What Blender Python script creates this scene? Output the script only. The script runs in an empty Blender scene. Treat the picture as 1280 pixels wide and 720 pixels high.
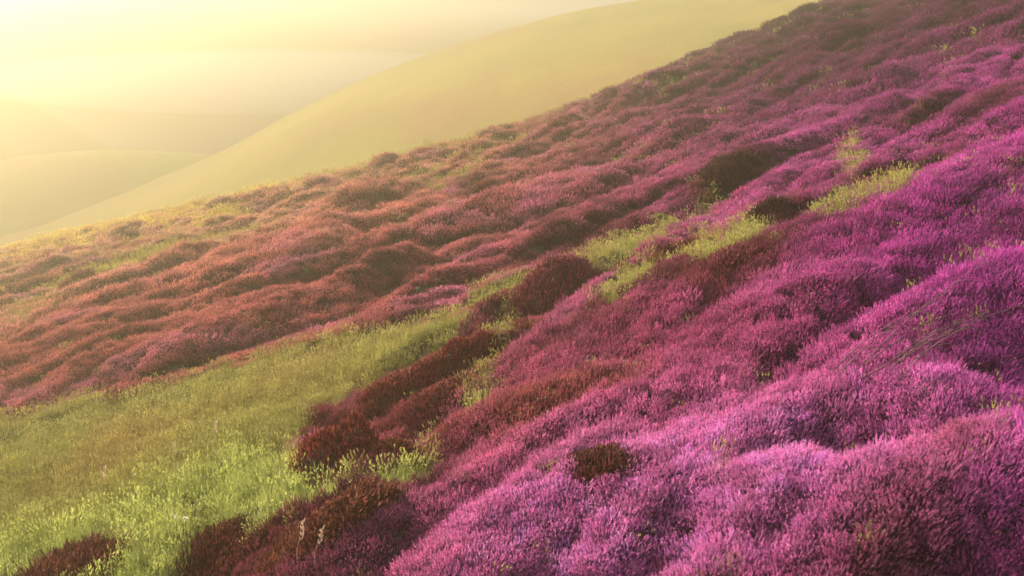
import bpy, math, numpy as np
from mathutils import Vector, Matrix
R = math.radians
rng = np.random.default_rng(7)
C = bpy.context.scene.collection
scene = bpy.context.scene

# ------------------------------------------------------------------ camera
FPX = 1244.0                      # focal length in pixels of the 1280 frame (35 mm)
PITCH = R(10.48)
cam_d = bpy.data.cameras.new('camera'); cam = bpy.data.objects.new('camera', cam_d); C.objects.link(cam)
cam_d.lens = 35.0; cam_d.sensor_width = 36.0; cam_d.clip_end = 6000; cam_d.clip_start = .05
cam.location = (0, 0, 0); cam.rotation_euler = (R(90) - PITCH, 0, 0)
cam_d.dof.use_dof = True; cam_d.dof.focus_distance = 13.0; cam_d.dof.aperture_fstop = 3.2
scene.camera = cam

# ------------------------------------------------------------------ noise
_perm = np.random.default_rng(11).permutation(512)
_perm = np.concatenate([_perm, _perm, _perm])
_ang = np.random.default_rng(12).random(512) * 2 * np.pi
_gx, _gy = np.cos(_ang), np.sin(_ang)
def perlin(x, y):
    x = np.asarray(x, float); y = np.asarray(y, float)
    xi = np.floor(x).astype(int); yi = np.floor(y).astype(int)
    xf = x - xi; yf = y - yi
    u = xf*xf*xf*(xf*(xf*6-15)+10); v = yf*yf*yf*(yf*(yf*6-15)+10)
    def g(ix, iy, dx, dy):
        h = _perm[_perm[ix & 511] + (iy & 511)] & 511
        return _gx[h]*dx + _gy[h]*dy
    a = g(xi, yi, xf, yf); b = g(xi+1, yi, xf-1, yf)
    c = g(xi, yi+1, xf, yf-1); d = g(xi+1, yi+1, xf-1, yf-1)
    return (a + u*(b-a)) + v*((c + u*(d-c)) - (a + u*(b-a)))
def fbm(x, y, o=4):
    s = 0; a = 1
    for i in range(o):
        s = s + a*perlin(x*2**i + 17*i, y*2**i + 31*i); a *= .5
    return s
def sig(t): return 1/(1+np.exp(-np.clip(t, -40, 40)))
def smooth(t): t = np.clip(t, 0, 1); return t*t*(3-2*t)

# ------------------------------------------------------------------ the near hillside
def softplus(t): return np.logaddexp(0, t)
def base(x, y):
    x = np.asarray(x, float); y = np.asarray(y, float)
    xr = x - 8*softplus((x-36)/8)                                # levels out on the right
    S = .225*xr + .215*3*(softplus((xr-1)/3) - math.log(1+math.exp(-1/3)))
    yy = np.minimum(y, 85)
    return S + .097*yy - .0013*yy*yy - .13*(y-yy) - 3.0
_ex, _ey = 1/math.hypot(1, .5), .5/math.hypot(1, .5)
def bumps(x, y):
    wx = x + .9*perlin(x/3.1+5, y/3.1); wy = y + .7*perlin(x/2.6, y/2.6+9)
    s = wx*_ex + wy*_ey; t = -wx*_ey + wy*_ex
    far = smooth((y-12)/30)
    def skew(u, v):                                               # steeper towards the viewer's side of each swell
        q = np.abs(perlin(u, v)); return np.abs(perlin(u, v + .75*q))
    b0 = skew(s/13+3, t/5.5+1)
    b1 = skew(s/4.8, t/1.5)
    b2 = skew(s/2.0+40, t/.72+7)
    b3 = np.abs(perlin(s/.8+10, t/.5+27))
    return (.3+.6*far)*b0 + (.80+.5*far)*b1 + (.52+.35*far)*b2 + .18*b3 - .42
CRESTS = []
def crest_h(x, y):
    s = np.zeros_like(np.asarray(x, float)+np.asarray(y, float))
    for X, Y, h, wn, wf in CRESTS:
        yc = np.interp(x, X, Y); d = y - yc - .12*perlin(x/.7, y/.7)
        tp = smooth((x-X[0]+.9)/.9)*smooth((X[-1]+.9-x)/.9)
        s = np.maximum(s, h*tp*np.where(d > 0, np.exp(-(d/wf)**2), np.exp(-(d/wn)**2)))
    return s
def ray(px, py):
    u = (px-640)/FPX; v = (360-py)/FPX; c, s = math.cos(PITCH), math.sin(PITCH)
    return np.array([u, c+v*s, v*c-s])
def hit(px, py, f, lift=0.0):
    d = ray(px, py); d = d/d[1]
    t = 2.5*np.exp(np.linspace(0, math.log(140/2.5), 1600))
    z = d[2]*t - (f(d[0]*t, t) + lift)
    i = np.argmax(z < 0)
    if not (z < 0).any(): i = len(t)-1
    return np.array([d[0]*t[i], t[i]])
def add_crest(pts, h, wn, wf):
    P = sorted([tuple(hit(px, py, base, h)) for px, py in pts])
    CRESTS.append((np.array([p[0] for p in P]), np.array([p[1] for p in P]), h, wn, wf))
NEW = []
for pts, h, wn, wf in [
    ([(-120, 675), (0, 655), (100, 640), (180, 603), (260, 577), (300, 550), (385, 560), (470, 565)], .48, 1.4, .4),
    ([(530, 575), (560, 535), (640, 500), (740, 470), (830, 455)], .36, .55, .8),
    ([(560, 590), (620, 560), (700, 525), (800, 500), (900, 495)], .30, .45, .7),
    ([(560, 690), (640, 640), (700, 605), (800, 583), (950, 585), (1080, 590)], .32, .6, .6),
    ([(900, 545), (960, 515), (1010, 480), (1075, 465), (1140, 468)], .34, .45, .7),
    ([(700, 425), (760, 385), (830, 355), (930, 318), (1050, 280), (1160, 240), (1290, 182), (1420, 120)], .42, 1.5, 1.2),
    ([(1090, 415), (1160, 385), (1230, 350), (1330, 325)], .42, .6, .8),
    ([(1130, 590), (1200, 568), (1290, 545), (1380, 520)], .3, .5, .5),
    ([(560, 660), (600, 620), (680, 590), (760, 575)], .25, .4, .6),
    ([(820, 420), (900, 385), (1000, 370), (1060, 350)], .34, .5, .8),
    ([(700, 480), (800, 430), (880, 425), (960, 440)], .26, .45, .7),
    ([(60, 400), (150, 375), (260, 330), (400, 290)], .4, 3.0, 2.0),
]:
    add_crest(pts, h, wn, wf)
def Hc(x, y): return base(x, y) + crest_h(x, y)

# grass patches, traced on the ground
def inpoly(x, y, P):
    x = np.asarray(x); y = np.asarray(y); r = np.zeros(x.shape, bool)
    n = len(P)
    for i in range(n):
        x1, y1 = P[i]; x2, y2 = P[(i+1) % n]
        if y1 == y2: continue
        c = ((y1 > y) != (y2 > y)) & (x < (x2-x1)*(y-y1)/(y2-y1)+x1)
        r ^= c
    return r
def poly(pts): return np.array([hit(px, py, Hc) for px, py in pts])
def blob(cx, cy, rx, ry, ang=-20):
    a = np.linspace(0, 2*np.pi, 14)[:-1]; c, s = math.cos(R(ang)), math.sin(R(ang))
    return poly([(cx + c*rx*math.cos(t) - s*ry*math.sin(t), cy + s*rx*math.cos(t) + c*ry*math.sin(t)) for t in a])
MEADOW = poly([(-260, 575), (-100, 540), (0, 522), (100, 503), (200, 484), (290, 458), (400, 428), (470, 408), (590, 402), (560, 425), (500, 450), (450, 490), (380, 525), (368, 555), (395, 590), (450, 596), (520, 570), (540, 590), (500, 606), (420, 612), (350, 645), (310, 680), (225, 700), (190, 760), (60, 780), (-250, 760)])
GRASS = [MEADOW,
    poly([(575, 380), (590, 362), (640, 340), (700, 316), (712, 325), (690, 345), (620, 378)]),
    poly([(705, 345), (720, 325), (775, 295), (830, 272), (852, 290), (800, 312), (740, 345)]),
    blob(632, 412, 20, 32, 15), blob(790, 360, 45, 12, -35), blob(905, 303, 75, 20, -20),
    blob(1085, 258, 72, 12, -17), blob(1070, 192, 20, 26, 10), blob(885, 240, 22, 12, -20),
    blob(815, 122, 50, 9, -18), blob(965, 42, 30, 6, -15), blob(800, 200, 34, 9, -15), blob(570, 225, 60, 10, -20), blob(500, 240, 55, 9, -15),
    blob(610, 492, 30, 11, -35), blob(510, 580, 34, 16, -20), blob(1010, 392, 22, 8, -15), blob(850, 262, 30, 10, -20), blob(40, 385, 60, 14, -25)]
PD = [1, .9, .9, .6, .8, .75, .7, .65, .4, .35, .25, .25, .3, .3, .7, .8, .5, .3, .4]
def grassw(x, y):
    j = .16*np.maximum(1, y/12)
    xx = x + j*perlin(x*2.3+7, y*2.3)*1.6; yy = y + j*perlin(x*2.3, y*2.3+50)*2.2
    m = np.zeros(np.asarray(x).shape)
    for k, P in enumerate(GRASS): m = np.maximum(m, inpoly(xx, yy, P)*(1.0 if k < 3 else PD[k]))
    return m
def meadow_soft(x, y):
    m = 0
    for dx, dy in ((0, 0), (.4, 0), (-.4, 0), (0, .5), (0, -.5), (.8, 0), (-.8, 0), (0, 1), (0, -1)):
        m = m + inpoly(x+dx, y+dy, MEADOW)
    return m/9.0
def H(x, y):
    return base(x, y) + crest_h(x, y) + bumps(x, y)*(1-.75*meadow_soft(x, y))*(1-.55*smooth(crest_h(x, y)/.35))*(1-.5*smooth((y-32)/14))

# ------------------------------------------------------------------ helpers
def link_mesh(name, V, F, mat, parent=None, smooth_=False, mats=None, midx=None):
    me = bpy.data.meshes.new(name)
    V = np.asarray(V, np.float32)
    me.vertices.add(len(V)); me.vertices.foreach_set('co', V.ravel())
    if len(F):
        F = np.asarray(F, np.int32); n = F.shape[1]
        me.loops.add(F.size); me.loops.foreach_set('vertex_index', F.ravel())
        me.polygons.add(len(F)); me.polygons.foreach_set('loop_start', np.arange(0, F.size, n, dtype=np.int32))
        me.polygons.foreach_set('loop_total', np.full(len(F), n, np.int32))
        if midx is not None: me.polygons.foreach_set('material_index', np.asarray(midx, np.int32))
        if smooth_: me.polygons.foreach_set('use_smooth', np.ones(len(F), bool))
    me.update(calc_edges=True)
    for m in (mats or ([mat] if mat else [])): me.materials.append(m)
    o = bpy.data.objects.new(name, me); o.parent = parent
    return o
def tag(o, label=None, cat=None, group=None, kind=None):
    if label: o['label'] = label
    if cat: o['category'] = cat
    if group: o['group'] = group
    if kind: o['kind'] = kind
    return o

# ------------------------------------------------------------------ materials
def new_mat(name):
    m = bpy.data.materials.new(name); m.use_nodes = True; nt = m.node_tree; nt.nodes.clear()
    return m, nt, nt.nodes, nt.links
def plant_mat(name, attr=None, color=None, mul=1.0, trans=.35, rough=.6, var=.25, geo=False):
    m, nt, N, L = new_mat(name)
    out = N.new('ShaderNodeOutputMaterial'); mix = N.new('ShaderNodeMixShader')
    pb = N.new('ShaderNodeBsdfPrincipled'); tr = N.new('ShaderNodeBsdfTranslucent')
    pb.inputs['Roughness'].default_value = rough; pb.inputs['Specular IOR Level'].default_value = .12
    L.new(mix.outputs[0], out.inputs[0]); L.new(pb.outputs[0], mix.inputs[1]); L.new(tr.outputs[0], mix.inputs[2])
    mix.inputs[0].default_value = trans
    if attr:
        a = N.new('ShaderNodeAttribute'); a.attribute_name = attr; a.attribute_type = 'GEOMETRY' if geo else 'INSTANCER'
        col = a.outputs['Color']
    else:
        c = N.new('ShaderNodeRGB'); c.outputs[0].default_value = (*color, 1); col = c.outputs[0]
    no = N.new('ShaderNodeTexNoise'); no.inputs['Scale'].default_value = 38; no.inputs['Detail'].default_value = 2
    tc = N.new('ShaderNodeTexCoord'); L.new(tc.outputs['Object'], no.inputs['Vector'])
    mr = N.new('ShaderNodeMapRange'); mr.inputs['From Min'].default_value = .3; mr.inputs['From Max'].default_value = .7
    mr.inputs['To Min'].default_value = mul*(1-var*1.6); mr.inputs['To Max'].default_value = mul*(1+var)
    L.new(no.outputs['Fac'], mr.inputs['Value'])
    vm = N.new('ShaderNodeVectorMath'); vm.operation = 'SCALE'
    L.new(col, vm.inputs[0]); L.new(mr.outputs[0], vm.inputs['Scale'])
    L.new(vm.outputs[0], pb.inputs['Base Color']); L.new(vm.outputs[0], tr.inputs['Color'])
    return m
M_flower = plant_mat('heather_flower', 'tint', trans=.58, var=.3)
M_leaf = plant_mat('heather_leaf', 'tint', mul=.30, trans=.2, var=.4)
M_blade = plant_mat('grass_blade', 'tint', trans=.45, var=.2)
M_seed = plant_mat('grass_seed', 'tint', mul=1.35, trans=.4, var=.2)
M_shrub = plant_mat('shrub_foliage', 'tint', trans=.3, var=.3, geo=True)
M_twig = plant_mat('twig_bark', color=(.12, .065, .075), trans=0, var=.4, rough=.8)
M_wood = plant_mat('shrub_wood', color=(.07, .04, .03), trans=0, var=.4, rough=.9)
M_leafg = plant_mat('green_stem', color=(.20, .26, .07), trans=.2)
M_dry = plant_mat('dry_straw', color=(.58, .42, .30), trans=.3)
M_petal = plant_mat('white_petal', color=(.75, .70, .66), trans=.4, var=.1)

def ground_mat(name, cols, scales, bump=.3, bscale=3.0, bdist=.3):
    m, nt, N, L = new_mat(name)
    out = N.new('ShaderNodeOutputMaterial'); pb = N.new('ShaderNodeBsdfPrincipled'); L.new(pb.outputs[0], out.inputs[0])
    pb.inputs['Roughness'].default_value = .95; pb.inputs['Specular IOR Level'].default_value = .1
    tc = N.new('ShaderNodeTexCoord')
    def noise(s, d=6):
        n = N.new('ShaderNodeTexNoise'); n.inputs['Scale'].default_value = s; n.inputs['Detail'].default_value = d
        n.inputs['Roughness'].default_value = .6; L.new(tc.outputs['Object'], n.inputs['Vector']); return n
    cur = None
    n0 = noise(scales[0]); r = N.new('ShaderNodeValToRGB'); L.new(n0.outputs['Fac'], r.inputs[0])
    r.color_ramp.elements[0].position = .35; r.color_ramp.elements[1].position = .65
    r.color_ramp.elements[0].color = (*cols[0], 1); r.color_ramp.elements[1].color = (*cols[1], 1); cur = r.outputs[0]
    if len(cols) > 2:
        n1 = noise(scales[1]); rr = N.new('ShaderNodeMapRange'); rr.inputs['From Min'].default_value = .5; rr.inputs['From Max'].default_value = .62
        L.new(n1.outputs['Fac'], rr.inputs['Value'])
        mx = N.new('ShaderNodeMix'); mx.data_type = 'RGBA'; L.new(rr.outputs[0], mx.inputs['Factor'])
        L.new(cur, mx.inputs['A']); mx.inputs['B'].default_value = (*cols[2], 1); cur = mx.outputs['Result']
    L.new(cur, pb.inputs['Base Color'])
    nb = noise(bscale, 8); b = N.new('ShaderNodeBump'); b.inputs['Strength'].default_value = bump; b.inputs['Distance'].default_value = bdist
    L.new(nb.outputs['Fac'], b.inputs['Height']); L.new(b.outputs[0], pb.inputs['Normal'])
    return m
M_soil = ground_mat('peaty_ground', [(.035, .022, .018), (.06, .045, .025), (.05, .06, .02)], [3, .8], .6, 12, .05)
M_valley = ground_mat('valley_grass', [(.17, .22, .025), (.27, .25, .04), (.25, .15, .05)], [.035, .02], .4, .3, 1.0)
M_hill = ground_mat('hill_grass', [(.16, .14, .02), (.27, .20, .035), (.22, .11, .04)], [.035, .02], .5, 1.6, .3)

# ------------------------------------------------------------------ terrain sheets
def polar_sheet(name, f, r0, r1, nr, a0, a1, na, mat):
    r = r0*np.exp(np.linspace(0, math.log(r1/r0), nr)); a = np.radians(np.linspace(a0, a1, na))
    RR, AA = np.meshgrid(r, a, indexing='ij')
    X = RR*np.sin(AA); Y = RR*np.cos(AA); Z = f(X, Y)
    V = np.stack([X, Y, Z], -1).reshape(-1, 3)
    i = np.arange(nr-1)[:, None]*na + np.arange(na-1)[None, :]
    F = np.stack([i, i+1, i+1+na, i+na], -1).reshape(-1, 4)[:, ::-1]
    o = link_mesh(name, V, F, mat, smooth_=True); C.objects.link(o); return o
def near_f(x, y):
    r = np.hypot(x, y)
    return H(x, y) - .03
o = polar_sheet('hillside', near_f, .6, 180, 620, -180, 180, 900, M_soil); tag(o, kind='structure')

def valley_f(x, y):
    z = -30 + 3*fbm(x/110, y/110, 3)
    def bump(cx, cy, sx, sy, h, rot=0):
        c, s = math.cos(R(rot)), math.sin(R(rot)); dx, dy = x-cx, y-cy
        u = (dx*c+dy*s)/sx; v = (-dx*s+dy*c)/sy
        return h*np.exp(-(u*u+v*v))
    z = z + bump(-118, 205, 46, 26, 36)                # farthest ridge on the left
    z = z + bump(-112, 166, 44, 18, 27)
    z = z + bump(-52, 133, 62, 26, 25, 4)
    return np.minimum(z, 20)
o = polar_sheet('valley', valley_f, 40, 2500, 260, -180, 180, 420, M_valley); tag(o, kind='structure')
_PX = np.array([-400, -140, -100, -71, -50, -38.6, -22.5, -6.4, 9.6, 22.5, 60, 120, 200, 400.])
_PZ = np.array([-44, -27, -21.5, -14.5, -7, -.5, 6.6, 12.2, 16.4, 18.7, 24, 27, 27, 20.])
_xs = np.linspace(-400, 400, 801); _zs = np.interp(_xs, _PX, _PZ)
_k = np.exp(-(np.arange(-15, 16)/6.0)**2); _k /= _k.sum(); _zs = np.convolve(np.pad(_zs, 15, 'edge'), _k, 'valid')
def hill_f(x, y):
    z = np.interp(x/.75, _xs, _zs)*.75
    d = y - 150
    return z - np.where(d < 0, .0024*d*d, .003*d*d) + .35*fbm(x/24, y/24, 4) + .05*fbm(x/3, y/3, 3)
X, Y = np.meshgrid(np.linspace(-135, 230, 420), np.linspace(60, 280, 280), indexing='xy')
V = np.stack([X, Y, np.maximum(hill_f(X, Y), -50)], -1).reshape(-1, 3); nx = 420
i = np.arange(279)[:, None]*nx + np.arange(nx-1)[None, :]
F = np.stack([i, i+1, i+1+nx, i+nx], -1).reshape(-1, 4)
o = link_mesh('hill', V, F, M_hill, smooth_=True); C.objects.link(o); tag(o, kind='structure')

# ------------------------------------------------------------------ plant pieces (numpy mesh builders)
class MB:
    def __init__(s): s.V = []; s.F = []; s.I = []; s.n = 0
    def add(s, V, F, i=0):
        V = np.asarray(V, float); F = np.asarray(F, int)
        s.V.append(V); s.F.append(F+s.n); s.I.append(np.full(len(F), i)); s.n += len(V)
    def arrays(s): return np.concatenate(s.V), np.concatenate(s.F), np.concatenate(s.I)
def frame(d):
    d = d/np.linalg.norm(d); a = np.array([0, 1, 0.]) if abs(d[1]) < .9 else np.array([1, 0, 0.])
    u = np.cross(d, a); u /= np.linalg.norm(u); return u, np.cross(d, u)
def tube(mb, P, rad, i, sides=4):
    P = np.asarray(P, float); n = len(P); Vs = []
    for k in range(n):
        d = P[min(k+1, n-1)] - P[max(k-1, 0)]; u, v = frame(d)
        for j in range(sides):
            t = 2*np.pi*j/sides + k*.6; Vs.append(P[k] + rad[k]*(math.cos(t)*u + math.sin(t)*v))
    F = []
    for k in range(n-1):
        for j in range(sides):
            F.append((k*sides+j, k*sides+(j+1) % sides, (k+1)*sides+(j+1) % sides, (k+1)*sides+j))
    mb.add(Vs, F, i)
def petal(mb, p, d, l, w, i):           # a small folded diamond (two faces joined as one quad)
    u, v = frame(d); d = d/np.linalg.norm(d)
    mb.add([p, p+d*l*.55+u*w, p+d*l, p+d*l*.45-u*w+v*w*.5], [(0, 1, 2, 3)], i)
def heather_tuft(g, n=26, rad=.15, hmin=.14, hmax=.27, lean=(.22, -.04), flower=.62, fl=6):
    mb = MB()
    for k in range(n):
        r = rad*math.sqrt(g.random()); t = g.random()*2*math.pi
        b = np.array([r*math.cos(t), r*math.sin(t), -.05]); h = 1.25*g.uniform(hmin, hmax)*(1.05-.35*(r/rad)**2)
        out = np.array([math.cos(t), math.sin(t), 0])*(r/rad)*g.uniform(.15, .5) + np.array([lean[0]+g.normal()*.12, lean[1]+g.normal()*.12, 0])
        p0 = b; p1 = b + np.array([0, 0, 1])*(h*.5+.05) + out*h*.35; p2 = p1 + np.array([0, 0, 1])*h*.5 + out*h*.75
        pm = p1 + (p2-p1)*(1-flower*1.0)
        w = g.uniform(.0036, .0056)
        tube(mb, [p0, p1, pm+1e-4], [.004, w*.8, w*.8], 1, 3)
        # leafy sprigs below
        for q in range(5):
            tt = g.random(); p = p0+(p1-p0)*(.4+.6*tt); a = g.random()*6.283
            petal(mb, p, np.array([math.cos(a), math.sin(a), 1.2]), .025, .004, 1)
        ax = p2-pm
        tube(mb, [pm, pm+ax*.35, pm+ax*.75, p2], [w*.7, w*1.15, w*.85, w*.15], 0, 3)
        for q in range(fl):
            tt = g.random()**.8; a = g.random()*6.283
            p = pm+ax*tt
            petal(mb, p, np.array([math.cos(a), math.sin(a), .35]), g.uniform(.008, .013)*(1.15-.6*tt), g.uniform(.003, .0045), 0)
    return mb.arrays()
def grass_tuft(g, n=42, rad=.15, hmin=.16, hmax=.34, seeds=6, lean=.05):
    mb = MB()
    for k in range(n):
        r = rad*math.sqrt(g.random()); t = g.random()*6.283; b = np.array([r*math.cos(t), r*math.sin(t), -.04])
        h = g.uniform(hmin, hmax); a = g.random()*6.283; bend = g.uniform(.1, .75)
        d = np.array([math.cos(a), math.sin(a), 0]); side = np.array([-math.sin(a), math.cos(a), 0])
        w = g.uniform(.003, .006); Vs = []
        for s_ in (0, .4, .75, 1):
            p = b + np.array([0, 0, 1])*h*(s_-.25*bend*s_*s_) + d*h*bend*s_**2*.8 + np.array([lean*h*s_, 0, 0])
            ww = w*(1-.9*s_); Vs += [p-side*ww, p+side*ww]
        mb.add(Vs, [(0, 1, 3, 2), (2, 3, 5, 4), (4, 5, 7, 6)], 0)
    for k in range(seeds):
        r = rad*math.sqrt(g.random()); t = g.random()*6.283; b = np.array([r*math.cos(t), r*math.sin(t), 0])
        h = g.uniform(hmax*.95, hmax*1.45); dx, dy = g.normal()*.12+.05, g.normal()*.12
        p1 = b+np.array([dx*h*.4, dy*h*.4, h*.6]); p2 = b+np.array([dx*h, dy*h, h*.86]); p3 = b+np.array([dx*h*1.5+.01, dy*h*1.5, h])
        tube(mb, [b, p1, p2], [.0015, .0014, .001], 0, 3)
        tube(mb, [p2, (p2+p3)/2, p3], [.001, .005, .001], 1, 3)
        for q in range(9):
            tt = g.random(); a = g.random()*6.283
            petal(mb, p2+(p3-p2)*tt, np.array([math.cos(a), math.sin(a), .9]), .02, .004, 1)
    return mb.arrays()
def src_collection(name, builders, mats):
    col = bpy.data.collections.new(name)
    for i, (V, F, I) in enumerate(builders):
        o = link_mesh(name+'_tuft', V, F, None, mats=mats, midx=I); col.objects.link(o)
    return col
g = np.random.default_rng(3)
heather_src = src_collection('heather_sprigs', [
    heather_tuft(g, 62, .16, .09, .17), heather_tuft(g, 70, .17, .07, .14), heather_tuft(g, 55, .16, .10, .20, (.16, .02)),
    heather_tuft(g, 62, .16, .08, .16, (.05, -.05), .6, 7), heather_tuft(g, 58, .16, .09, .18, (.12, .03), .4, 5)], [M_flower, M_leaf])
grass_src = src_collection('grass_blades', [
    grass_tuft(g), grass_tuft(g, 46, .16, .12, .28, 2), grass_tuft(g, 36, .15, .2, .38, 12), grass_tuft(g, 44, .15, .15, .3, 5)], [M_blade, M_seed])

def scatter_object(name, P, rot, scl, idx, tint, col):
    o = link_mesh(name, P, [], None); me = o.data
    def at(n, ty, arr, key):
        a = me.attributes.new(n, ty, 'POINT'); a.data.foreach_set(key, np.asarray(arr, np.float32 if ty != 'INT' else np.int32).ravel())
    at('rot', 'FLOAT_VECTOR', rot, 'vector'); at('scl', 'FLOAT_VECTOR', scl, 'vector'); at('idx', 'INT', idx, 'value')
    at('tint', 'FLOAT_COLOR', np.concatenate([tint, np.ones((len(P), 1))], 1), 'color')
    ng = bpy.data.node_groups.new(name+'_nodes', 'GeometryNodeTree')
    ng.interface.new_socket('Geometry', in_out='INPUT', socket_type='NodeSocketGeometry')
    ng.interface.new_socket('Geometry', in_out='OUTPUT', socket_type='NodeSocketGeometry')
    N, L = ng.nodes, ng.links
    gi = N.new('NodeGroupInput'); go = N.new('NodeGroupOutput')
    ci = N.new('GeometryNodeCollectionInfo'); ci.inputs['Collection'].default_value = col; ci.inputs['Separate Children'].default_value = True
    ip = N.new('GeometryNodeInstanceOnPoints'); ip.inputs['Pick Instance'].default_value = True
    def na(n, t):
        a = N.new('GeometryNodeInputNamedAttribute'); a.data_type = t; a.inputs['Name'].default_value = n; return a.outputs['Attribute']
    e = N.new('FunctionNodeEulerToRotation')
    L.new(gi.outputs[0], ip.inputs['Points']); L.new(ci.outputs[0], ip.inputs['Instance'])
    L.new(na('idx', 'INT'), ip.inputs['Instance Index'])
    L.new(na('rot', 'FLOAT_VECTOR'), e.inputs[0]); L.new(e.outputs[0], ip.inputs['Rotation'])
    L.new(na('scl', 'FLOAT_VECTOR'), ip.inputs['Scale']); L.new(ip.outputs[0], go.inputs[0])
    md = o.modifiers.new('scatter', 'NODES'); md.node_group = ng
    C.objects.link(o); return o

# ------------------------------------------------------------------ shrubs (dark heather mounds one can tell apart)
RUST = (.24, .052, .036); BROWN = (.19, .062, .036); WINE = (.22, .048, .060)
SHRUBS = [  # centre px, base py, half width px, height px, colour, label
    (432, 590, 72, 80, RUST, 'widest rust red bush, bulging out over the green meadow edge'),
    (490, 578, 44, 38, BROWN, 'small rust brown bush with pale grass around it, just below the widest rust bush'),
    (500, 513, 60, 36, RUST, 'long low rust red bush just above the widest rust bush'),
    (580, 470, 60, 36, RUST, 'rust red bush topping the row along the right edge of the green meadow'),
    (560, 515, 46, 22, (.24, .065, .055), 'pinkish red bush in the middle of the rust bush row, pale rim along its top'),
    (432, 672, 74, 66, BROWN, 'large dark brown humped bush in front of the bright green grass, near the bottom edge'),
    (365, 715, 52, 34, BROWN, 'brown bush sloping down left from the large humped brown bush at the bottom edge'),
    (262, 735, 46, 22, (.15, .040, .026), 'small reddish brown bush alone at the bottom edge with bright grass on its left'),
    (60, 745, 85, 16, BROWN, 'low brown bush in the bottom left corner half hidden by pale grass heads'),
    (698, 390, 56, 38, WINE, 'round wine red bush surrounded by grass strips near the middle of the slope'),
    (660, 420, 26, 14, BROWN, 'small dark bush right below the round wine red bush in mid slope'),
    (972, 292, 30, 22, (.10, .026, .030), 'small round very dark bush in the dry grass on the upper right slope'),
    (906, 238, 25, 18, (.10, .030, .028), 'small dark bush above a pale grass patch on the upper slope'),
    (838, 322, 30, 16, WINE, 'little wine red bush between two bright grass patches on mid slope'),
    (920, 340, 40, 18, WINE, 'dark wine bush under the dry grass strip, just above the magenta swell'),
    (755, 606, 40, 26, (.13, .038, .030), 'very dark brown bush at the left foot of the bright pink swell in the foreground'),
    (1150, 228, 50, 20, (.09, .022, .040), 'dark plum bush behind the far right end of the dry grass strip'),
    (600, 448, 30, 20, WINE, 'small wine red bush at the upper right tip of the green meadow'),
]
KEEP = []
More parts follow.
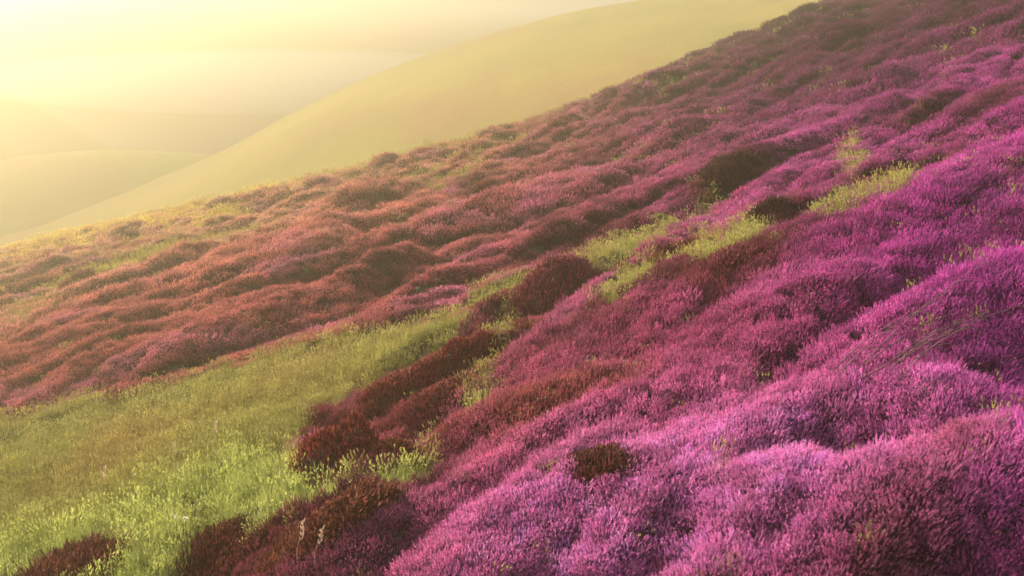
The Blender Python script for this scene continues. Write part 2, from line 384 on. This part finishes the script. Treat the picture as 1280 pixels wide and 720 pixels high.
def make_shrub(px, py, hw, hp, col, label, g):
    p = hit(px, py, H); dist = math.hypot(p[0], p[1])
    a = hw/FPX*dist; h = hp/FPX*dist*.55; b = max(a*.5, .22)
    cx, cy = p[0], p[1] + b*.75
    ang = R(24)
    ca, sa = math.cos(ang), math.sin(ang)
    KEEP.append((cx, cy, a*.92, b*.92, ca, sa))
    z0 = float(H(np.array([cx]), np.array([cy]))[0])
    root = bpy.data.objects.new('heather_bush', None); root.location = (cx, cy, z0); root.empty_display_size = .2
    C.objects.link(root); tag(root, label, 'bush', 'dark bushes among the grass strips')
    # inner twiggy mound surface
    sc = np.clip(dist/17, .55, 2.0); n = int(min(9000, max(1200, 1500*a*b*math.pi/sc**2)))
    u = g.random(n); t = g.random(n)*2*np.pi
    rr = np.sqrt(u)
    lx = a*rr*np.cos(t); ly = b*rr*np.sin(t)
    prof = np.sqrt(np.clip(1-rr**2.6, 0, 1))
    gx = cx + ca*lx - sa*ly; gy = cy + sa*lx + ca*ly
    lump = 1 + .55*perlin(gx*2.2/max(a, .5)+px, gy*2.2/max(a, .5)) + .32*perlin(gx*6+px, gy*6)
    gz = H(gx, gy) + h*prof*lump*.92
    # spike template: curved spindle + petals
    T = MB(); P2 = np.array([.02, 0, .11])
    tube(T, [np.array([0, 0, -.03]), np.array([.004, 0, .04]), np.array([.012, 0, .08]), P2], [.005, .009, .007, .001], 0, 3)
    for q in range(6):
        aa = q*2.1; petal(T, np.array([.006, 0, .02+.012*q]), np.array([math.cos(aa), math.sin(aa), .5]), .02, .005, 0)
    TV, TF, _ = T.arrays(); m = len(TV)
    yaw = g.random(n)*2*np.pi; s = sc*g.uniform(.7, 1.35, n)
    # lean outward with the dome
    ox = ca*lx/a - sa*ly/b; oy = sa*lx/a + ca*ly/b; ln = rr**2*.9
    cyw, syw = np.cos(yaw), np.sin(yaw)
    VX = (TV[None, :, 0]*cyw[:, None] - TV[None, :, 1]*syw[:, None])*s[:, None]
    VY = (TV[None, :, 0]*syw[:, None] + TV[None, :, 1]*cyw[:, None])*s[:, None]
    VZ = TV[None, :, 2]*s[:, None]
    VX = VX + VZ*(ox*ln + .12 + g.normal(0, .2, n))[:, None]; VY = VY + VZ*(oy*ln + g.normal(0, .2, n))[:, None]
    V = np.stack([VX + (gx-cx)[:, None], VY + (gy-cy)[:, None], VZ + (gz-z0)[:, None]], -1).reshape(-1, 3)
    F = (TF[None] + (np.arange(n)*m)[:, None, None]).reshape(-1, 4)
    fo = link_mesh('foliage', V, F, M_shrub, root); C.objects.link(fo)
    tc = np.array(col)[None, :]*(1 + .35*g.normal(0, 1, (n, 1))).clip(.4, 1.8)
    tc = tc*np.array([1, 1, 1.]) + np.clip(g.normal(-.02, .02, (n, 1)), 0, 1)*np.array([1.2, .6, .5])
    ta = np.repeat(np.concatenate([tc, np.ones((n, 1))], 1), m, 0).astype(np.float32)
    at = fo.data.attributes.new('tint', 'FLOAT_COLOR', 'POINT'); at.data.foreach_set('color', ta.ravel())
    # woody stems fanning out from the foot under the foliage
    W = MB()
    for q in range(26):
        tt = g.random()*6.283; r2 = math.sqrt(g.random())*.93
        ex, ey = a*r2*math.cos(tt), b*r2*math.sin(tt)
        X2, Y2 = ca*ex-sa*ey, sa*ex+ca*ey
        zt = float(H(np.array([cx+X2]), np.array([cy+Y2]))[0]) - z0 + h*math.sqrt(max(0, 1-r2**2.6))*.88
        e = np.array([X2, Y2, zt]); st = np.array([X2*.3, Y2*.3, float(H(np.array([cx+.3*X2]), np.array([cy+.3*Y2]))[0])-z0-.03])
        mid = (st+e)/2 + np.array([g.normal()*.04, g.normal()*.04, -.03])
        tube(W, [st, mid, e], [.012, .008, .003], 0, 4)
    V, F, I = W.arrays(); wo = link_mesh('stem', V, F, M_wood, root); C.objects.link(wo)
    # dense twig core: dome that the foliage grows on
    nr, na = 9, 28; V = []; 
    for k in range(nr):
        r2 = (k/(nr-1))*.97
        for j in range(na):
            tt = 2*np.pi*j/na; ex, ey = a*r2*math.cos(tt), b*r2*math.sin(tt); V.append((ca*ex-sa*ey, sa*ex+ca*ey, r2))
    V = np.array(V); r2 = V[:, 2]; wx, wy = cx+V[:, 0], cy+V[:, 1]
    lump = 1 + .55*perlin(wx*2.2/max(a, .5)+px, wy*2.2/max(a, .5)) + .32*perlin(wx*6+px, wy*6)
    V[:, 2] = H(wx, wy) - z0 + h*np.sqrt(np.clip(1-r2**2.6, 0, 1))*lump*.86 - .05
    F = [(k*na+j, k*na+(j+1) % na, (k+1)*na+(j+1) % na, (k+1)*na+j) for k in range(nr-1) for j in range(na)]
    co = link_mesh('twig_core', V, F, M_wood, root, smooth_=True); C.objects.link(co)
for k, s in enumerate(SHRUBS):
    make_shrub(*s, np.random.default_rng(100+k))

# ------------------------------------------------------------------ scatter heather and grass over the hillside
def gen(y0, y1, dens, half=37):
    ta = math.tan(R(half)); area = ta*(y1*y1-y0*y0) + 3*(y1-y0)
    n = int(area*dens)
    y = np.sqrt(rng.random(n)*(y1*y1-y0*y0)+y0*y0); x = (rng.random(n)*2-1)*(y*ta+1.5)
    return x, y
parts = []
for y0, y1, d, sc in [(1.2, 6, 560, .33), (6, 10, 420, .38), (10, 16, 190, .53), (16, 28, 80, .85), (28, 46, 40, 1.2), (46, 75, 18, 1.7)]:
    x, y = gen(y0, y1, d); parts.append((x, y, np.full(len(x), sc)))
x = np.concatenate([p[0] for p in parts]); y = np.concatenate([p[1] for p in parts]); sc = np.concatenate([p[2] for p in parts])
keep = np.ones(len(x), bool)
for cx, cy, a, b, ca, sa in KEEP:
    dx, dy = x-cx, y-cy; u = (ca*dx+sa*dy)/a; v = (-sa*dx+ca*dy)/b; keep &= (u*u+v*v) > 1
keep &= np.hypot(x, y) > 1.6
x, y, sc = x[keep], y[keep], sc[keep]
z = H(x, y)
# sparse grass within heather, more towards the far left
mix = .006 + .6*sig((-x-6)/5)*smooth((y-22)/14)
pn = fbm(x/5+90, y/5, 2)
isg = (rng.random(len(x)) < grassw(x, y)) | (rng.random(len(x)) < mix*(1+3*(pn > .25))) | ((pn > .30) & (x < -6) & (y > 20))
def mixc(a, b, w): return a*(1-w)[:, None] + b*w[:, None]
PINK = hit(860, 620, H)
# heather colours: rose, magenta towards the right, wine and brown drifts
def heather_tint(x, y):
    n = len(x); c = np.tile(np.array([.54, .20, .19]), (n, 1))
    w = sig((x-1.0)/1.5 - (y-8)/12); c = mixc(c, np.array([.50, .085, .36]), w)
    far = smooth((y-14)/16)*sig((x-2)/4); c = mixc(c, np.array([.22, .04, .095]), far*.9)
    lf = smooth((y-9)/18)*sig(-(x+1)/3); c = mixc(c, np.array([.86, .52, .37]), lf*.88)  # far left paler and yellower: golden haze wash put into the tint
    for cx, cy, a, b, ca, sa in KEEP:                     # old brown heather drifts round the bushes
        dx, dy = x-cx, y-cy; u = (ca*dx+sa*dy)/(a*2.2); vv = (-sa*dx+ca*dy)/(b*2.6)
        c = mixc(c, np.array([.24, .062, .055]), smooth((1.25-np.hypot(u, vv)+.5*perlin(x/.5, y/.5))/.5)*.75)
    d = fbm(x/2.4+3, y/1.6+8, 3); c = mixc(c, np.array([.20, .06, .06]), smooth((d-.05)/.5)*.75)
    e = fbm(x/1.6+33, y/1.2+18, 3); pale = mixc(np.tile(np.array([.66, .30, .40]), (n, 1)), np.array([.66, .15, .50]), w)
    k = (smooth((e-.05)/.45)*.6)[:, None]; c = c*(1-k) + pale*k
    v = smooth((x-.8-.12*y)/1.6)*smooth((12-y)/8); c = mixc(c, np.array([.52, .07, .46]), v*.75)
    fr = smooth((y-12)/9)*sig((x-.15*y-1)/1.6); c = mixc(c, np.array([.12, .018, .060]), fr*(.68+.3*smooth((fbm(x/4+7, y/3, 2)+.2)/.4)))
    q = PINK; pk = np.exp(-(((x-q[0])/1.7)**2 + ((y-q[1])/.95)**2)); c = mixc(c, np.array([.88, .33, .68]), np.clip(pk*1.3, 0, 1)*.8)
    pr = smooth((fbm(x/2.6+70, y/1.9+4, 3)-.22)/.3)*smooth((9-y)/3); c = mixc(c, np.array([.36, .13, .09]), pr*.8)
    return c
S_ = ~isg
NEARH = 1.45
def build(name, m, kindcol, col, nvar, hscale, label, cat):
    X, Y_, Z, SC = x[m], y[m], z[m], sc[m]; n = len(X)
    e = .15
    gx = (H(X+e, Y_)-H(X-e, Y_))/(2*e); gy = (H(X, Y_+e)-H(X, Y_-e))/(2*e)
    rot = np.stack([np.clip(gy, -1, 1)*.45+rng.normal(0, .08, n), -np.clip(gx, -1, 1)*.45+rng.normal(0, .08, n), rng.uniform(-.9, .9, n)], 1)
    s = SC*rng.uniform(.8, 1.2, n); hh = s*hscale*rng.uniform(.85, 1.2, n)*np.where(Y_ < 10, NEARH, 1)*np.where(SC > 1.5, .65, np.where(SC > 1.1, .8, 1))
    o = scatter_object(name, np.stack([X, Y_, Z], 1), rot, np.stack([s, s, hh], 1), rng.integers(0, nvar, n), kindcol(X, Y_), col)
    tag(o, label, cat, kind='stuff'); print(name, n)
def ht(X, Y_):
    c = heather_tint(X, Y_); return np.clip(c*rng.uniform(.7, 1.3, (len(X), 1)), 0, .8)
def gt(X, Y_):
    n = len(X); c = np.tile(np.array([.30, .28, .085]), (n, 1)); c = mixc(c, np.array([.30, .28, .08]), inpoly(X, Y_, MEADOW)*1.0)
    gl = smooth((Y_-18)/12)*sig((-X-7)/3); c = mixc(c, np.array([.66, .52, .09]), gl*.9)  # far left grass turned golden, haze glow painted into its colour
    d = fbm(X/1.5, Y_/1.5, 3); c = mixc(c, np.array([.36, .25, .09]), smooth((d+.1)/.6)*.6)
    d = Y_ - np.interp(X, CRESTS[0][0], CRESTS[0][1]); c = mixc(c, np.array([.46, .50, .155]), smooth((-.05-d)/.3)*.85*inpoly(X, Y_, MEADOW)); c = mixc(c, np.array([.19, .17, .05]), smooth((d+.05)/.3)*smooth((2.2-d)/1.6)*.7*inpoly(X, Y_, MEADOW))  # bright front strip; behind the crest a band darkened as painted shade
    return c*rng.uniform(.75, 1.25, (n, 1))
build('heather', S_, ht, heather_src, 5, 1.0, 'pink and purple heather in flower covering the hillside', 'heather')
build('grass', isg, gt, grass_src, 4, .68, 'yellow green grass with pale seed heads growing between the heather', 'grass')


# ------------------------------------------------------------------ small plants one can pick out
def ground3(px, py, lift=0.0):
    p = hit(px, py, H, lift); return np.array([p[0], p[1], float(H(np.array([p[0]]), np.array([p[1]]))[0])])
g = np.random.default_rng(55)
p0 = ground3(1075, 515, .1); root = bpy.data.objects.new('bare_shrub', None); root.location = p0; root.empty_display_size = .2; C.objects.link(root)
tag(root, 'bare grey mauve stems of a flattened dead shrub sprawling up right over the magenta heather', 'dead shrub')
for q in range(11):
    a_, b_ = g.uniform(-.1, .3), g.uniform(-.1, .3); L_ = g.uniform(.5, 1.1); yaw = R(g.uniform(8, 34))
    ends = []
    for f in (0, 1):
        xx = p0[0]+a_+L_*f*math.cos(yaw); yy = p0[1]+b_+L_*f*math.sin(yaw)
        ends.append(np.array([xx, yy, float(H(np.array([xx]), np.array([yy]))[0]) + .105+.03*f])-p0)
    wv = g.uniform(-.05, .05)
    P = [ends[0]+(ends[1]-ends[0])*k/8 + np.array([0, wv*math.sin(k*.8), .04*math.sin(k/8*math.pi)]) for k in range(9)]
    T = MB(); tube(T, P, list(np.linspace(.0042, .0015, 9)), 0, 5)
    for k in (3, 5, 6):
        e = P[k]+np.array([g.uniform(.08, .16), g.uniform(-.06, .1), g.uniform(.0, .03)]); tube(T, [P[k], (P[k]+e)/2+np.array([0, 0, .02]), e], [.003, .0025, .001], 0, 4)
    V, F, I = T.arrays(); C.objects.link(link_mesh('stem', V, F, M_twig, root))
for px, py, lab in [(212, 662, 'white floret cluster in the bright grass, the left one of two'), (232, 668, 'white floret cluster in the bright grass, the right one of two')]:
    p = ground3(px, py, .15); root = bpy.data.objects.new('wildflower', None); root.location = p; root.empty_display_size = .1; C.objects.link(root)
    tag(root, lab, 'wildflower', 'white wildflowers in the bright grass')
    S2, T = MB(), MB()
    for q in range(1):
        top = np.array([g.normal()*.02, g.normal()*.02, g.uniform(.2, .27)]); tube(S2, [np.zeros(3), top*.5, top], [.003, .002, .0015], 0, 4)
        for k in range(14):
            aa = g.random()*6.283; petal(T, top+np.array([g.normal()*.007, g.normal()*.007, g.normal()*.007]), np.array([math.cos(aa), math.sin(aa), .5]), .012, .004, 0)
    V, F, I = S2.arrays(); C.objects.link(link_mesh('stem', V, F, M_leafg, root))
    V, F, I = T.arrays(); C.objects.link(link_mesh('flower_head', V, F, M_petal, root))
for px, py, hh, ln, lab in [
    (372, 716, .42, .12, 'pale dry grass stalk before the humped brown bush, the left one of two'),
    (392, 712, .36, .20, 'pale dry grass stalk before the humped brown bush, the right one of two'),
    (270, 568, .34, .03, 'tall oat like seed stalk on the crest where bright grass meets dark grass'),
    (222, 592, .32, -.05, 'seed stalk on the bright grass crest, middle of the tall ones'),
    (130, 625, .34, .06, 'tallest seed stalk over the left half of the bright grass crest')]:
    hh *= .8; p = ground3(px, py, .05); root = bpy.data.objects.new('dry_stalk', None); root.location = p; root.empty_display_size = .1; C.objects.link(root)
    tag(root, lab, 'dry stalk', 'tall dry grass stalks')
    d = np.array([ln, .05, 1]); d /= np.linalg.norm(d); S2, T = MB(), MB()
    e = d*hh; m_ = e*.5+np.array([-.02, 0, .01]); tube(S2, [np.array([0, 0, -.03]), m_, e], [.0025, .002, .001], 0, 4)
    for k in range(22):
        tt = g.uniform(.7, 1.05); aa = g.random()*6.283; petal(T, e*tt, np.array([math.cos(aa)*.6, math.sin(aa)*.6, 1]), .028, .004, 0)
    V, F, I = S2.arrays(); C.objects.link(link_mesh('stem', V, F, M_dry, root)); V, F, I = T.arrays(); C.objects.link(link_mesh('seed_head', V, F, M_dry, root))

# ------------------------------------------------------------------ light, sky, air
SUN_EL, SUN_AZ = 27, -55          # azimuth from +Y, negative to the left
sd = bpy.data.lights.new('sun', 'SUN'); sun = bpy.data.objects.new('sun', sd); C.objects.link(sun)
sd.energy = 5.0; sd.angle = R(.5); sd.color = (1, .89, .73)
to_sun = Vector((math.sin(R(SUN_AZ))*math.cos(R(SUN_EL)), math.cos(R(SUN_AZ))*math.cos(R(SUN_EL)), math.sin(R(SUN_EL))))
sun.rotation_euler = to_sun.to_track_quat('Z', 'Y').to_euler()
w = bpy.data.worlds.new('World'); scene.world = w; w.use_nodes = True; N, L = w.node_tree.nodes, w.node_tree.links
bg = N['Background']; sky = N.new('ShaderNodeTexSky'); sky.sky_type = 'NISHITA'; sky.sun_disc = False
sky.sun_elevation = R(SUN_EL); sky.sun_rotation = R(SUN_AZ); sky.air_density = 1.3; sky.dust_density = 4; sky.ozone_density = 1
tcw = N.new('ShaderNodeTexCoord'); mp = N.new('ShaderNodeMapping'); mp.inputs['Scale'].default_value = (1.2, 1.2, 9)
nz = N.new('ShaderNodeTexNoise'); nz.inputs['Scale'].default_value = 2.2; nz.inputs['Detail'].default_value = 5
L.new(tcw.outputs['Generated'], mp.inputs[0]); L.new(mp.outputs[0], nz.inputs['Vector'])
mrw = N.new('ShaderNodeMapRange'); mrw.inputs['From Min'].default_value = .42; mrw.inputs['From Max'].default_value = .66
L.new(nz.outputs['Fac'], mrw.inputs['Value'])
mxw = N.new('ShaderNodeMix'); mxw.data_type = 'RGBA'; L.new(mrw.outputs[0], mxw.inputs['Factor'])
L.new(sky.outputs[0], mxw.inputs['A']); mxw.inputs['B'].default_value = (7.5, 6.8, 6.0, 1); L.new(mxw.outputs['Result'], bg.inputs[0]); bg.inputs[1].default_value = .13

hz = bpy.data.meshes.new('haze')
hx, hy0, hy1, hz0, hz1 = 2600, -2600, 2600, -62, 23
V = [(-hx, hy0, hz0), (hx, hy0, hz0), (hx, hy1, hz0), (-hx, hy1, hz0), (-hx, hy0, hz1), (hx, hy0, hz1), (hx, hy1, hz1), (-hx, hy1, hz1)]
hz.from_pydata(V, [], [(0, 3, 2, 1), (4, 5, 6, 7), (0, 1, 5, 4), (1, 2, 6, 5), (2, 3, 7, 6), (3, 0, 4, 7)])
ho = bpy.data.objects.new('haze', hz); C.objects.link(ho)
m, nt, N, L = new_mat('haze_air'); out = N.new('ShaderNodeOutputMaterial'); pv = N.new('ShaderNodeVolumePrincipled')
pv.inputs['Color'].default_value = (.46, .40, .255, 1); pv.inputs['Density'].default_value = .0115; pv.inputs['Anisotropy'].default_value = .71
L.new(pv.outputs[0], out.inputs['Volume']); hz.materials.append(m)
tag(ho, 'golden morning haze filling the air over the hillside and valley', 'haze', kind='stuff')

# bank of brighter mist lying in the valley mouth behind the slope
ma = np.linspace(0, np.pi, 15); mb_ = np.linspace(0, 2*np.pi, 29)[:-1]
V = np.array([(-40+52*math.sin(p)*math.cos(q), 172+26*math.sin(p)*math.sin(q), 3.5+5.5*math.cos(p)) for p in ma for q in mb_])
F = np.array([(i*28+j, (i+1)*28+j, (i+1)*28+(j+1) % 28, i*28+(j+1) % 28) for i in range(14) for j in range(28)])
mo = link_mesh('mist', V, F, None); C.objects.link(mo)
m, nt, N, L = new_mat('mist_air'); out = N.new('ShaderNodeOutputMaterial'); pv = N.new('ShaderNodeVolumePrincipled')
pv.inputs['Color'].default_value = (1, .98, .93, 1); pv.inputs['Density'].default_value = .02; pv.inputs['Anisotropy'].default_value = .71
L.new(pv.outputs[0], out.inputs['Volume']); mo.data.materials.append(m)
tag(mo, 'pale bank of mist lying in the valley left of the green hill', 'mist', kind='stuff')

scene.view_settings.view_transform = 'Standard'; scene.view_settings.look = 'None'
scene.view_settings.gamma = 1; scene.view_settings.use_curve_mapping = False; scene.view_settings.exposure = 2.05
scene.cycles.max_bounces = 6; scene.cycles.diffuse_bounces = 3; scene.cycles.volume_bounces = 0; scene.cycles.transmission_bounces = 3
scene.cycles.use_denoising = True
